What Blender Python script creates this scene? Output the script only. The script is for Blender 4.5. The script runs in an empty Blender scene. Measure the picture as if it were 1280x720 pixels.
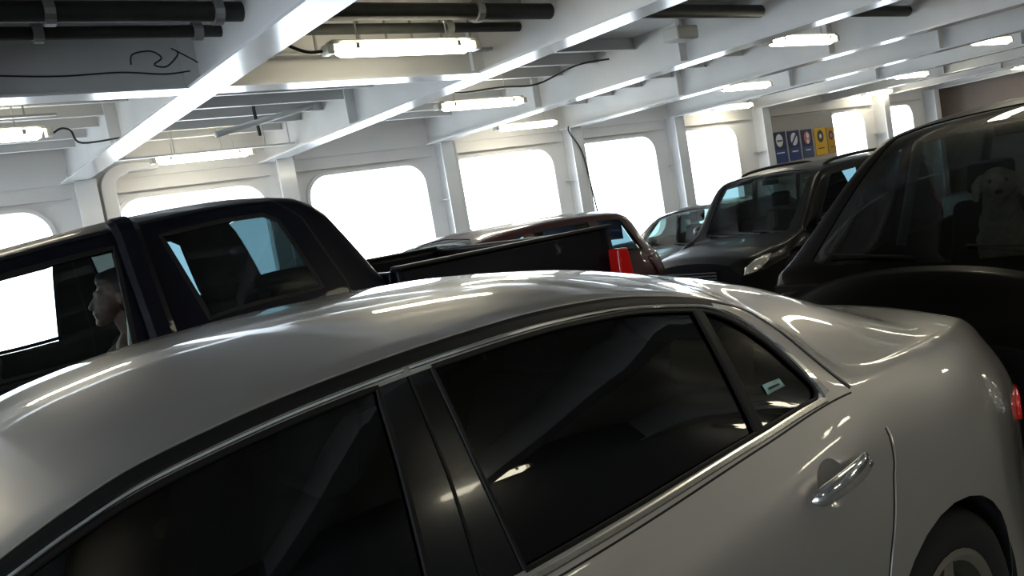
import bpy, bmesh, math, random
from mathutils import Vector, Matrix
from mathutils.geometry import delaunay_2d_cdt
random.seed(7)
SC=bpy.context.scene
# ---------------------------------------------------------------- camera, sky, exposure
CAM_H=1.65; FPX=1074.6
cam=bpy.data.cameras.new('camera'); camo=bpy.data.objects.new('camera',cam); SC.collection.objects.link(camo)
cam.sensor_width=36; cam.lens=36*FPX/1280; cam.clip_start=.02; cam.clip_end=300
yaw,pitch,roll=[math.radians(a) for a in (35.894,5.1325,9.7105)]
fw=Vector((math.sin(yaw)*math.cos(pitch),math.cos(yaw)*math.cos(pitch),-math.sin(pitch)))
rt=Vector((math.cos(yaw),-math.sin(yaw),0)); dn=fw.cross(rt)
r2=math.cos(roll)*rt+math.sin(roll)*dn; d2=-math.sin(roll)*rt+math.cos(roll)*dn
camo.matrix_world=Matrix(((r2.x,-d2.x,-fw.x,0),(r2.y,-d2.y,-fw.y,0),(r2.z,-d2.z,-fw.z,CAM_H),(0,0,0,1)))
SC.camera=camo
w=bpy.data.worlds.new('sky'); SC.world=w; w.use_nodes=True
bg=w.node_tree.nodes['Background']; bg.inputs[0].default_value=(.78,.89,1,1); bg.inputs[1].default_value=6.0
SC.view_settings.view_transform='Standard'; SC.view_settings.look='None'; SC.view_settings.gamma=1
SC.view_settings.use_curve_mapping=False; SC.view_settings.exposure=0.22
TUBE_STRENGTH=16.0
# ---------------------------------------------------------------- materials
def mat(name,col,rough=.5,metal=0,coat=0,spec=.5,noise=0,nscale=8,emit=None,es=0,bump=0,back=None,crough=.03):
    m=bpy.data.materials.new(name); m.use_nodes=True; t=m.node_tree; b=t.nodes['Principled BSDF']
    b.inputs['Base Color'].default_value=(*col,1); b.inputs['Roughness'].default_value=rough
    b.inputs['Metallic'].default_value=metal; b.inputs['Coat Weight'].default_value=coat
    b.inputs['Coat Roughness'].default_value=crough; b.inputs['Specular IOR Level'].default_value=spec
    if emit: b.inputs['Emission Color'].default_value=(*emit,1); b.inputs['Emission Strength'].default_value=es
    if noise or bump:
        tc=t.nodes.new('ShaderNodeTexCoord'); n=t.nodes.new('ShaderNodeTexNoise'); n.inputs['Scale'].default_value=nscale
        n.inputs['Detail'].default_value=6; t.links.new(tc.outputs['Object'],n.inputs['Vector'])
        if noise:
            r=t.nodes.new('ShaderNodeValToRGB'); r.color_ramp.elements[0].position=.3; r.color_ramp.elements[1].position=.7
            r.color_ramp.elements[0].color=(*[c*(1-noise) for c in col],1); r.color_ramp.elements[1].color=(*col,1)
            t.links.new(n.outputs['Fac'],r.inputs[0]); t.links.new(r.outputs[0],b.inputs['Base Color'])
        if bump:
            bp=t.nodes.new('ShaderNodeBump'); bp.inputs['Strength'].default_value=bump; bp.inputs['Distance'].default_value=.01
            t.links.new(n.outputs['Fac'],bp.inputs['Height']); t.links.new(bp.outputs[0],b.inputs['Normal'])
    if back:
        g=t.nodes.new('ShaderNodeNewGeometry'); d=t.nodes.new('ShaderNodeBsdfDiffuse'); d.inputs[0].default_value=(*back,1)
        x=t.nodes.new('ShaderNodeMixShader'); o=t.nodes['Material Output']
        t.links.new(g.outputs['Backfacing'],x.inputs[0]); t.links.new(b.outputs[0],x.inputs[1]); t.links.new(d.outputs[0],x.inputs[2]); t.links.new(x.outputs[0],o.inputs[0])
    return m
def glass(name,tint,ior=1.5,gl=1.0):
    m=bpy.data.materials.new(name); m.use_nodes=True; t=m.node_tree; t.nodes.remove(t.nodes['Principled BSDF'])
    tr=t.nodes.new('ShaderNodeBsdfTransparent'); tr.inputs[0].default_value=(*tint,1)
    g=t.nodes.new('ShaderNodeBsdfGlossy'); g.inputs[0].default_value=(gl,gl,gl,1); g.inputs[1].default_value=.01
    f=t.nodes.new('ShaderNodeFresnel'); ge=t.nodes.new('ShaderNodeNewGeometry'); mr=t.nodes.new('ShaderNodeMapRange')
    mr.inputs['To Min'].default_value=ior; mr.inputs['To Max'].default_value=1/ior; t.links.new(ge.outputs['Backfacing'],mr.inputs['Value']); t.links.new(mr.outputs['Result'],f.inputs[0])
    x=t.nodes.new('ShaderNodeMixShader'); t.links.new(f.outputs[0],x.inputs[0]); t.links.new(tr.outputs[0],x.inputs[1]); t.links.new(g.outputs[0],x.inputs[2])
    t.links.new(x.outputs[0],t.nodes['Material Output'].inputs[0]); return m
DK=(.012,.012,.013)
M=dict(
 silver=mat('silver_paint',(.54,.52,.505),.38,.7,1,.5,back=DK), silver2=mat('silver_paint_recess',(.54,.52,.505),.38,.7,1,.5),
 navy=mat('navy_paint',(.003,.0033,.009),.45,.0,.1,.15,back=DK),
 black=mat('black_paint',(.003,.003,.004),.38,.0,.15,.2,back=DK),
 maroon=mat('maroon_paint',(.05,.008,.008),.35,.3,.8,.5,back=DK),
 grey=mat('charcoal_paint',(.010,.012,.012),.35,.3,.6,.5,back=DK),
 vanp=mat('dark_van_paint',(.0015,.0013,.0013),.4,.0,.06,.08,back=DK),
 chrome=mat('chrome',(.85,.85,.86),.06,1), satin=mat('satin_metal',(.5,.49,.47),.25,1),
 alloy=mat('alloy',(.5,.48,.44),.3,1), rubber=mat('rubber',(.006,.006,.006),.5,0,0,.4),
 tyre=mat('tyre',(.012,.012,.012),.8), gloss=mat('gloss_black',(.004,.004,.005),.12,0,.5,.5),
 trim=mat('interior_trim',(.012,.012,.014),.7), seat=mat('seat_cloth',(.012,.013,.015),.9,0,0,.2,.3,60),
 tint=glass('tinted_glass',(.09,.095,.10)), mid=glass('privacy_glass',(.22,.30,.32)), clear=glass('clear_glass',(.82,.86,.86)),
 vglass=glass('dark_windshield_glass',(.30,.33,.32)), clear2=glass('green_glass',(.34,.43,.42)), dmid=glass('dark_privacy_glass',(.11,.16,.17)),
 red=mat('red_lens',(.55,.01,.01),.15,0,1,.5,emit=(1,.02,.01),es=.05), lens=mat('clear_lens',(.55,.55,.52),.08,.5,1),
 amber=mat('amber_lens',(.7,.3,.03),.2,0,1),
 white=mat('white_deckhead_paint',(.66,.655,.64),.42,0,0,.5,.10,2.2,bump=.05),
 flange=mat('white_gloss_paint',(.66,.665,.67),.2,0,.6,.5,.06,3,bump=.03,crough=.12),
 wall=mat('white_bulkhead_paint',(.72,.70,.68),.4,0,0,.5,.07,1.5), floor=mat('green_deck_paint',(.24,.25,.24),.55,0,0,.5,.4,3,bump=.2),
 nearwall=mat('dark_casing_paint',(.13,.135,.14),.6), endwall=mat('brown_bulkhead_paint',(.20,.155,.125),.6,0,0,.4,.15,1), greyp=mat('grey_panel_paint',(.42,.39,.36),.5,0,0,.5,.08,4),
 pipe=mat('dark_pipe_lagging',(.03,.032,.028),.6,0,0,.4,.4,12), steel=mat('galvanised_steel',(.35,.35,.34),.4,.7), cable=mat('cable_sheath',(.02,.02,.02),.6),
 cablew=mat('pale_cable_sheath',(.35,.34,.33),.6),
 lamp=mat('lamp_diffuser',(.9,.9,.85),.4,emit=(1,.92,.70),es=TUBE_STRENGTH), lampb=mat('lamp_housing',(.55,.54,.5),.5), lampe=mat('lamp_end_cap',(.65,.62,.52),.3),
 blue=mat('blue_panel',(.02,.045,.17),.5), blue2=mat('slate_blue_panel',(.05,.08,.17),.5), yellow=mat('yellow_panel',(.72,.42,.03),.5), yellow2=mat('deep_yellow_panel',(.5,.27,.02),.5),
 pwhite=mat('white_print',(.7,.72,.74),.5), pred=mat('rose_print',(.5,.16,.16),.5), pdark=mat('dark_print',(.05,.04,.04),.5),pnavy=mat('navy_print',(.012,.02,.08),.5),
 sticker=mat('pale_green_decal',(.35,.55,.50),.5,emit=(.35,.55,.5),es=0), skin=mat('skin',(.17,.095,.065),.55), hair=mat('dark_hair',(.012,.008,.006),.5), shirt=mat('dark_top',(.02,.02,.025),.8),
 fur=mat('pale_fur',(.38,.33,.25),.9,0,0,.2,.35,30), nose=mat('dog_nose',(.01,.009,.009),.35), eye=mat('eye',(.01,.008,.006),.1), bluew=mat('blue_window_glow',(.05,.07,.5),.4),  # bluew paints the blue glow of the hatchback window
 postgrey=mat("grey_post_trim",(.10,.10,.095),.5), paper=mat('white_cup_card',(.7,.72,.75),.6),
)
# ---------------------------------------------------------------- mesh helpers
def tag(o,label=None,cat=None,group=None,kind=None):
    if label: o['label']=label
    if cat: o['category']=cat
    if group: o['group']=group
    if kind: o['kind']=kind
    return o
def link(o,parent=None):
    SC.collection.objects.link(o)
    if parent is not None: o.parent=parent
    return o
def empty(name,loc=(0,0,0)):
    o=bpy.data.objects.new(name,None); o.location=loc; return link(o)
class MB:
    def __init__(s): s.v=[];s.f=[]
    def add(s,vs,fs):
        k=len(s.v); s.v+=[tuple(v) for v in vs]; s.f+=[tuple(i+k for i in f) for f in fs]; return s
    def box(s,a,b):
        (x0,y0,z0),(x1,y1,z1)=a,b
        return s.add([(x0,y0,z0),(x1,y0,z0),(x1,y1,z0),(x0,y1,z0),(x0,y0,z1),(x1,y0,z1),(x1,y1,z1),(x0,y1,z1)],
            [(0,3,2,1),(4,5,6,7),(0,1,5,4),(1,2,6,5),(2,3,7,6),(3,0,4,7)])
    def prism(s,pts,axis,a,b):
        n=len(pts)
        def q(p,t): return (t,p[0],p[1]) if axis=='x' else (p[0],t,p[1]) if axis=='y' else (p[0],p[1],t)
        return s.add([q(p,a) for p in pts]+[q(p,b) for p in pts],[tuple(range(n)),tuple(range(2*n-1,n-1,-1))]+[(i,i+n,(i+1)%n+n,(i+1)%n) for i in range(n)])
    def tube(s,path,r,n=10,cap=True):
        path=[Vector(p) for p in path]; rings=[];up=None
        for i,p in enumerate(path):
            t=(path[min(i+1,len(path)-1)]-path[max(i-1,0)]).normalized()
            if up is None: up=t.orthogonal().normalized()
            up=(up-up.dot(t)*t).normalized(); b=t.cross(up); rr=r[i] if isinstance(r,(list,tuple)) else r
            rings.append([p+rr*(math.cos(2*math.pi*k/n)*up+math.sin(2*math.pi*k/n)*b) for k in range(n)])
        fs=[(i*n+k,i*n+(k+1)%n,(i+1)*n+(k+1)%n,(i+1)*n+k) for i in range(len(path)-1) for k in range(n)]
        if cap: fs+=[tuple(range(n-1,-1,-1)),tuple((len(path)-1)*n+k for k in range(n))]
        return s.add([v for R in rings for v in R],fs)
    def lathe(s,prof,c,axis='y',n=40):
        vs=[]
        for r,t in prof:
            for k in range(n):
                a=2*math.pi*k/n; u,v=r*math.cos(a),r*math.sin(a)
                vs.append((c[0]+u,c[1]+t,c[2]+v) if axis=='y' else (c[0]+u,c[1]+v,c[2]+t) if axis=='z' else (c[0]+t,c[1]+u,c[2]+v))
        fs=[(i*n+k,i*n+(k+1)%n,(i+1)*n+(k+1)%n,(i+1)*n+k) for i in range(len(prof)-1) for k in range(n)]
        return s.add(vs,fs)
    def sphere(s,c,r,n=12,sc=(1,1,1)):
        vs=[];
        for i in range(n+1):
            a=math.pi*i/n
            for k in range(2*n):
                b=math.pi*k/n; vs.append((c[0]+r*sc[0]*math.sin(a)*math.cos(b),c[1]+r*sc[1]*math.sin(a)*math.sin(b),c[2]+r*sc[2]*math.cos(a)))
        return s.add(vs,[(i*2*n+k,(i+1)*2*n+k,(i+1)*2*n+(k+1)%(2*n),i*2*n+(k+1)%(2*n)) for i in range(n) for k in range(2*n)])
    def build(s,name,m,parent=None,smooth=False,bevel=0,recalc=True):
        me=bpy.data.meshes.new(name); me.from_pydata(s.v,[],s.f)
        if recalc:
            bm=bmesh.new(); bm.from_mesh(me); bmesh.ops.remove_doubles(bm,verts=bm.verts,dist=1e-6)
            bmesh.ops.recalc_face_normals(bm,faces=bm.faces); bm.to_mesh(me); bm.free()
        me.materials.append(m)
        if smooth: me.polygons.foreach_set('use_smooth',[True]*len(me.polygons))
        o=bpy.data.objects.new(name,me); link(o,parent)
        if bevel:
            b=o.modifiers.new('bevel','BEVEL'); b.width=bevel; b.segments=3; b.limit_method='ANGLE'
            me.polygons.foreach_set('use_smooth',[True]*len(me.polygons))
            wn=o.modifiers.new('wn','WEIGHTED_NORMAL'); wn.keep_sharp=True
        return o
def inpoly(p,poly):
    x,y=p; c=False; n=len(poly); j=n-1
    for i in range(n):
        a,b=poly[i],poly[j]
        if (a[1]>y)!=(b[1]>y) and x<(b[0]-a[0])*(y-a[1])/(b[1]-a[1])+a[0]: c=not c
        j=i
    return c
def dens(path,step,closed=False):
    out=[]; n=len(path)
    for i in range(n if closed else n-1):
        a,b=path[i],path[(i+1)%n]; L=math.hypot(b[0]-a[0],(b[1]-a[1])*2); k=max(1,int(math.ceil(L/step)))
        out+=[(a[0]+(b[0]-a[0])*t/k,a[1]+(b[1]-a[1])*t/k) for t in range(k)]
    if not closed: out.append(path[-1])
    return out
def catmull(pts,k=4):
    out=[]
    for i in range(len(pts)-1):
        p0=pts[max(i-1,0)];p1=pts[i];p2=pts[i+1];p3=pts[min(i+2,len(pts)-1)]
        for j in range(k):
            t=j/k; out.append(tuple(.5*((2*p1[d])+(-p0[d]+p2[d])*t+(2*p0[d]-5*p1[d]+4*p2[d]-p3[d])*t*t+(-p0[d]+3*p1[d]-3*p2[d]+p3[d])*t**3) for d in range(len(p1))))
    out.append(tuple(pts[-1])); return out
def pchip(keys):
    keys=sorted(keys); keys=[k for i,k in enumerate(keys) if i==0 or k[0]-keys[i-1][0]>1e-3]
    xs=[k[0] for k in keys]; ys=[k[1] for k in keys]; n=len(xs)
    h=[xs[i+1]-xs[i] for i in range(n-1)]; d=[(ys[i+1]-ys[i])/h[i] for i in range(n-1)]; m=[0]*n
    if n==2: m=[d[0],d[0]]
    else:
        for i in range(1,n-1):
            if d[i-1]*d[i]<=0: m[i]=0
            else:
                a=2*h[i]+h[i-1]; b=h[i]+2*h[i-1]; m[i]=(a+b)/(a/d[i-1]+b/d[i])
        m[0]=d[0]; m[-1]=d[-1]
    def f(x):
        if x<=xs[0]: return ys[0]
        if x>=xs[-1]: return ys[-1]
        lo,hi=0,n-1
        while hi-lo>1:
            k=(lo+hi)//2
            if xs[k]<=x: lo=k
            else: hi=k
        t=(x-xs[lo])/h[lo]; t2=t*t; t3=t2*t
        return (2*t3-3*t2+1)*ys[lo]+(t3-2*t2+t)*h[lo]*m[lo]+(-2*t3+3*t2)*ys[hi]+(t3-t2)*h[lo]*m[hi]
    return f
class Surf:
    """car body section: s 0 rocker, .2 widest, .4 belt, .65 roof rail, 1 centre line, 1..2 the other side"""
    DX=.03
    def __init__(S,cy,rails,crown=2.3,bow=.012,NS=100,smooth=3):
        S.cy=cy; S.f={k:(pchip(v[0]),pchip(v[1])) for k,v in rails.items() if k!='ctr'}
        S.c=pchip(rails['ctr']); S.crown=crown; S.bow=bow; S.N=NS; S.sm=smooth; S.cache={}
        S.x0=rails['ctr'][0][0]; S.x1=rails['ctr'][-1][0]
    def section(S,k):
        if k in S.cache: return S.cache[k]
        x=min(max(S.x0+k*S.DX,S.x0),S.x1)
        g=lambda q:(S.f[q][0](x),S.f[q][1](x))
        ro,wi,be,ra=g('rock'),g('wide'),g('belt'),g('rail'); zc=max(S.c(x),ra[1]); P=[];N=S.N
        for i in range(N+1):
            s=i/N
            if s<=.2:
                t=s/.2; y=ro[0]+(wi[0]-ro[0])*(1-(1-t)**2); z=ro[1]+(wi[1]-ro[1])*t
            elif s<=.4:
                t=(s-.2)/.2; y=wi[0]+(be[0]-wi[0])*t**2.4; z=wi[1]+(be[1]-wi[1])*t
            elif s<=.65:
                t=(s-.4)/.25; y=be[0]+(ra[0]-be[0])*t; z=be[1]+(ra[1]-be[1])*t
                L=math.hypot(ra[0]-be[0],ra[1]-be[1])+1e-9; b=S.bow*4*t*(1-t); y+=b*(ra[1]-be[1])/L; z-=b*(ra[0]-be[0])/L
            else:
                t=(s-.65)/.35; y=ra[0]*(1-t); z=ra[1]+(zc-ra[1])*(1-(1-t)**S.crown)
            P.append((y,z))
        for _ in range(S.sm):
            Q=P[:]
            for i in range(1,N): Q[i]=(.25*P[i-1][0]+.5*P[i][0]+.25*P[i+1][0],.25*P[i-1][1]+.5*P[i][1]+.25*P[i+1][1])
            Q[N]=(0,.5*P[N][1]+.5*P[N-1][1]); P=Q
        S.cache[k]=P; return P
    def yz(S,x,s):
        m=1
        if s>1: s=2-s; m=-1
        s=min(max(s,0),1); x=min(max(x,S.x0),S.x1)
        u=(x-S.x0)/S.DX; k=int(u); t=u-k
        a=s*S.N; i=min(int(a),S.N-1); r=a-i
        v=[]
        for q in (k-1,k,k+1,k+2):
            P=S.section(max(q,0)); v.append((P[i][0]*(1-r)+P[i+1][0]*r,P[i][1]*(1-r)+P[i+1][1]*r))
        o=[.5*(2*v[1][d]+(v[2][d]-v[0][d])*t+(2*v[0][d]-5*v[1][d]+4*v[2][d]-v[3][d])*t*t+(3*v[1][d]-v[0][d]-3*v[2][d]+v[3][d])*t**3) for d in (0,1)]
        return m*o[0],o[1]
    def P(S,x,s,off=0):
        y,z=S.yz(x,s)
        if off:
            n=S.normal(x,s); return (x+n[0]*off,S.cy-y+n[1]*off,z+n[2]*off)
        return (x,S.cy-y,z)
    def normal(S,x,s):
        e=.02; a=S.P(max(x-e,S.x0),s);b=S.P(min(x+e,S.x1),s);c=S.P(x,max(0,s-.012));d=S.P(x,min(2,s+.012))
        u=[b[i]-a[i] for i in range(3)];v=[d[i]-c[i] for i in range(3)]
        n=[u[1]*v[2]-u[2]*v[1],u[2]*v[0]-u[0]*v[2],u[0]*v[1]-u[1]*v[0]]
        L=math.sqrt(sum(q*q for q in n))+1e-12; return [q/L for q in n]
    def s_of(S,x,z,lo=0.,hi=.66):
        for _ in range(30):
            m=(lo+hi)/2
            if S.yz(x,m)[1]<z: lo=m
            else: hi=m
        return (lo+hi)/2
KS=2.2
def shell(S,polys,step,root,names,both=True):
    """triangulate the whole body sheet with every outline as a constraint, then one mesh per outline.
    polys: list of (key, polygon in (x,s)) ; later ones win ; key None = opening"""
    eps=1e-4; allp=[]
    for key,pl in polys:
        allp.append((key,pl)); 
        if both and max(p[1] for p in pl)<=1: allp.append((key,[(x,2-s) for x,s in pl][::-1]))
    V=[];E=[]
    def addloop(pl):
        d=dens(pl,step*.8,True); k=len(V); V.extend([(x,s*KS) for x,s in d]); n=len(d)
        E.extend([(k+i,k+(i+1)%n) for i in range(n)])
    x0,x1=S.x0,S.x1
    addloop([(x0,0),(x1,0),(x1,2),(x0,2)])
    cl=[]
    for key,pl in allp: addloop([(min(max(x,x0),x1),min(max(s,0),2)) for x,s in pl])
    grid={}
    for x,y in V: grid.setdefault((int(x/step),int(y/step)),[]).append((x,y))
    nx=int((x1-x0)/step); ny=int(2*KS/step)
    for i in range(1,nx):
        for j in range(1,ny):
            x=x0+i*(x1-x0)/nx; y=j*2*KS/ny; gi,gj=int(x/step),int(y/step)
            if all((x-q[0])**2+(y-q[1])**2>(.45*step)**2 for a in (-1,0,1) for b in (-1,0,1) for q in grid.get((gi+a,gj+b),())): V.append((x,y))
    r=delaunay_2d_cdt([Vector(v) for v in V],E,[],0,1e-5)
    vs,fs=r[0],r[2]; out={}
    bb=[(min(p[0] for p in pl),max(p[0] for p in pl),min(p[1] for p in pl),max(p[1] for p in pl)) for k,pl in allp]
    for f in fs:
        cx=sum(vs[i][0] for i in f)/len(f); cs=sum(vs[i][1] for i in f)/len(f)/KS; key='body'; idx=-1
        for q in range(len(allp)-1,-1,-1):
            b=bb[q]
            if b[0]<=cx<=b[1] and b[2]<=cs<=b[3] and inpoly((cx,cs),allp[q][1]): key=allp[q][0]; idx=q; break
        if key is None: continue
        if key=='body': idx=-1
        out.setdefault((key,idx),[]).append(f)
    res={}
    for (key,idx),ff in out.items():
        nm,m,off=names[key]; ids=sorted({i for f in ff for i in f}); mp={i:n for n,i in enumerate(ids)}
        P=[];N=[]
        for i in ids:
            x,s=vs[i][0],vs[i][1]/KS; n=S.normal(x,s); p=S.P(x,s); P.append(tuple(p[d]+n[d]*off for d in range(3))); N.append(n)
        faces=[]
        for f in ff:
            g=[mp[i] for i in f]; a,b,c=[Vector(P[i]) for i in g[:3]]
            if (b-a).cross(c-a).dot(Vector(N[g[0]]))<0: g=g[::-1]
            faces.append(g)
        me=bpy.data.meshes.new(nm); me.from_pydata(P,[],faces); me.materials.append(m)
        me.polygons.foreach_set('use_smooth',[True]*len(me.polygons)); me.normals_split_custom_set_from_vertices([Vector(n) for n in N])
        o=bpy.data.objects.new(nm,me); link(o,root); res.setdefault(key,[]).append(o)
    return res
def strip(S,path,w,h,name,m,root,off=0,closed=False,step=.03,taper=None):
    """a raised moulding swept along a path on the body sheet"""
    d=dens(path,step,closed); n=len(d); mb=MB(); vs=[]
    for i,(x,s) in enumerate(d):
        p=Vector(S.P(x,s)); nn=Vector(S.normal(x,s))
        a=d[(i-1)%n] if closed or i>0 else d[i]; b=d[(i+1)%n] if closed or i<n-1 else d[i]
        t=Vector(S.P(*b))-Vector(S.P(*a)); t.normalize(); q=nn.cross(t).normalized(); W=w
        if taper: W=w*taper(i/(n-1))
        for u,v in ((-.5,-.3),(-.5,.55),(-.28,1),(.28,1),(.5,.55),(.5,-.3)): vs.append(p+q*(u*W)+nn*(off+v*h))
    K=6; fs=[(i*K+k,i*K+(k+1)%K,((i+1)%n)*K+(k+1)%K,((i+1)%n)*K+k) for i in range(n if closed else n-1) for k in range(K)]
    if not closed: fs+=[tuple(range(K)),tuple((n-1)*K+k for k in range(K-1,-1,-1))]
    return mb.add(vs,fs).build(name,m,root,smooth=False)
def endcap(S,x,name,m,root,off=0):
    """rounded fascia closing the body sheet at one end"""
    sg=-1 if abs(x-S.x0)<1e-6 else 1; n=48; pts=[S.P(x,2*i/n) for i in range(n+1)]
    cz=sum(p[2] for p in pts)/len(pts); vs=[];R=6
    for r in range(R+1):
        t=r/R; k=1-t
        for p in pts: vs.append((x+sg*.05*math.sin(t*math.pi/2)**.8,S.cy+(p[1]-S.cy)*(1-t),cz+(p[2]-cz)*(1-t)))
    W=n+1; fs=[(r*W+i,r*W+(i+1)%W,(r+1)*W+(i+1)%W,(r+1)*W+i) for r in range(R) for i in range(W)]
    return MB().add(vs,fs).build(name,m,root,smooth=True)
def lightpanel(S,poly,name,m,root,off=.006,step=.05):
    """a lens lying on the body sheet"""
    d=dens(poly,step,True); V=[Vector((x,s*KS)) for x,s in d]; n=len(V); E=[(i,(i+1)%n) for i in range(n)]
    xs=[p[0] for p in poly]; ss=[p[1] for p in poly]; pts=list(V)
    i=min(xs)
    while i<max(xs):
        j=min(ss)
        while j<max(ss):
            if inpoly((i,j),poly): pts.append(Vector((i,j*KS)))
            j+=step/KS
        i+=step
    r=delaunay_2d_cdt(pts,E,[],0,1e-4); vs=[];fs=[]
    for v in r[0]: vs.append(S.P(v[0],v[1]/KS,off))
    for f in r[2]:
        c=(sum(r[0][i][0] for i in f)/len(f),sum(r[0][i][1] for i in f)/len(f)/KS)
        if inpoly(c,poly): fs.append(tuple(f))
    o=MB().add(vs,fs).build(name,m,root,smooth=True); sd=o.modifiers.new('t','SOLIDIFY'); sd.thickness=.012; sd.offset=0; return o
def wheel(c,r,root,side,m_rim,spokes=5,label=None):
    """side -1: outer face towards -y"""
    x,y,z=c; wdt=.2; rr=r*.66
    prof=[(rr,-.09),(rr+.02,-.10),(r-.03,-.10),(r-.008,-.085),(r,-.06),(r,.06),(r-.008,.085),(r-.03,.10),(rr+.02,.10),(rr,.09)]
    t=MB().lathe(prof,(x,y,z)).build('wheel',M['tyre'],root,smooth=True)
    mb=MB(); s=side
    mb.lathe([(rr+.004,s*.095),(rr-.012,s*.10),(rr-.03,s*.085),(rr-.035,s*.02),(rr-.03,-s*.09)],(x,y,z))
    mb.lathe([(.001,s*.072),(.03,s*.07),(.06,s*.06),(.075,s*.04)],(x,y,z),n=24)
    for k in range(spokes):
        a=2*math.pi*k/spokes+.3; ca,sa=math.cos(a),math.sin(a); pts=[]
        for q,wd in ((.05,.035),(rr-.025,.022)):
            for u in(-1,1):
                for v in (0,1):
                    pts.append((x+ca*q-sa*u*wd,y+s*(.045 if v else .075)+(0 if q<.1 else s*.01),z+sa*q+ca*u*wd))
        mb.add(pts,[(0,1,3,2),(4,6,7,5),(0,2,6,4),(1,5,7,3),(0,4,5,1),(2,3,7,6)])
    mb.build('rim',m_rim,t); MB().lathe([(.001,s*.01),(rr-.04,s*.01)],(x,y,z)).build('brake_disc',M['steel'],t)
    return t
def rbox(a,b,name,m,root,bev=.03): return MB().box(a,b).build(name,m,root,bevel=bev)
def seat(x,y,z,root,hz=.62,wd=.5,name='seat'):
    """seat facing -x ; z = cushion top"""
    h=wd/2
    o=rbox((x-.48,y-h,z-.16),(x+.05,y+h,z),name,M['seat'],root,.05)
    MB().prism([(x-.02,z-.06),(x+.10,z-.06),(x+.30,z+hz),(x+.19,z+hz)],'y',y-h+.03,y+h-.03).build('backrest',M['seat'],o,bevel=.04)
    MB().prism([(x+.18,z+hz+.04),(x+.28,z+hz+.04),(x+.32,z+hz+.22),(x+.23,z+hz+.23)],'y',y-.13,y+.13).build('headrest',M['seat'],o,bevel=.035)
    return o
def archpoly(S,cx,cz,r,n=18):
    pts=[]
    for i in range(n+1):
        a=math.pi*(-.12+1.24*i/n); x=cx+r*math.cos(a); z=cz+r*math.sin(a)
        zr=S.yz(x,0)[1]; pts.append((x,0 if z<=zr+.002 else S.s_of(x,z,0,.4)))
    a=[p for p in pts if p[1]>0]
    return [(a[0][0],0)]+a+[(a[-1][0],0)]
def arch_liner(cx,cy_out,cz,r,root,side):
    mb=MB(); n=20; vs=[]
    for i in range(n+1):
        a=math.pi*(-.15+1.3*i/n)
        for t in (.0,.32): vs.append((cx+(r+.012)*math.cos(a),cy_out-side*t,cz+(r+.012)*math.sin(a)))
    fs=[(2*i,2*i+1,2*i+3,2*i+2) for i in range(n)]
    vs.append((cx,cy_out-side*.32,cz)); k=len(vs)-1; fs+=[(2*i+1,k,2*i+3) for i in range(n)]
    return mb.add(vs,fs).build('wheel_well',M['trim'],root)
SEDAN=dict(
 rock=([(-1.9,.60),(-1.75,.72),(-1.4,.80),(2.5,.82),(2.8,.76),(3.0,.70),(3.2,.5)],[(-1.9,.28),(-1.4,.2),(2.7,.22),(3.2,.32)]),
 wide=([(-1.9,.62),(-1.8,.74),(-1.5,.86),(-.9,.89),(2.2,.89),(2.4,.875),(2.6,.83),(2.8,.76),(3.0,.68),(3.12,.59),(3.2,.46)],[(-1.9,.5),(-1.4,.62),(2.2,.70),(3.2,.70)]),
 belt=([(-1.9,.55),(-1.75,.66),(-1.4,.74),(-.6,.81),(1.8,.81),(2.3,.78),(2.6,.73),(2.85,.65),(3.05,.56),(3.2,.42)],[(-1.9,.62),(-1.7,.72),(-1.2,.82),(-.6,.90),(0,.925),(.7,.955),(1.0,.972),(1.5,1.022),(1.87,1.062),(2.3,1.055),(2.6,1.035),(2.8,1.0),(3.0,.93),(3.12,.85),(3.2,.78)]),
 rail=([(-1.9,.5),(-1.7,.6),(-.9,.70),(-.7,.755),(-.4,.73),(.06,.675),(.5,.665),(1.0,.66),(1.4,.66),(1.65,.675),(1.78,.70),(1.9,.745),(2.05,.76),(2.3,.73),(2.6,.67),(2.85,.59),(3.05,.5),(3.2,.36)],
       [(-1.9,.65),(-1.7,.76),(-1.2,.87),(-.8,.95),(-.6,1.0),(-.3,1.13),(.06,1.295),(.16,1.337),(.25,1.367),(.35,1.387),(.55,1.415),(.83,1.435),(1.02,1.44),(1.22,1.43),(1.43,1.395),(1.65,1.325),(1.78,1.235),(1.9,1.13),(2.05,1.095),(2.3,1.08),(2.8,1.05),(3.0,1.0),(3.12,.92),(3.2,.82)]),
 ctr=[(-1.9,.68),(-1.7,.82),(-1.2,.93),(-.85,1.0),(-.65,1.05),(-.3,1.22),(.0,1.37),(.12,1.42),(.25,1.455),(.5,1.49),(.85,1.505),(1.2,1.50),(1.5,1.47),(1.8,1.41),(2.1,1.34),(2.35,1.235),(2.52,1.15),(2.85,1.09),(3.0,1.06),(3.12,1.0),(3.2,.9)])
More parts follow.
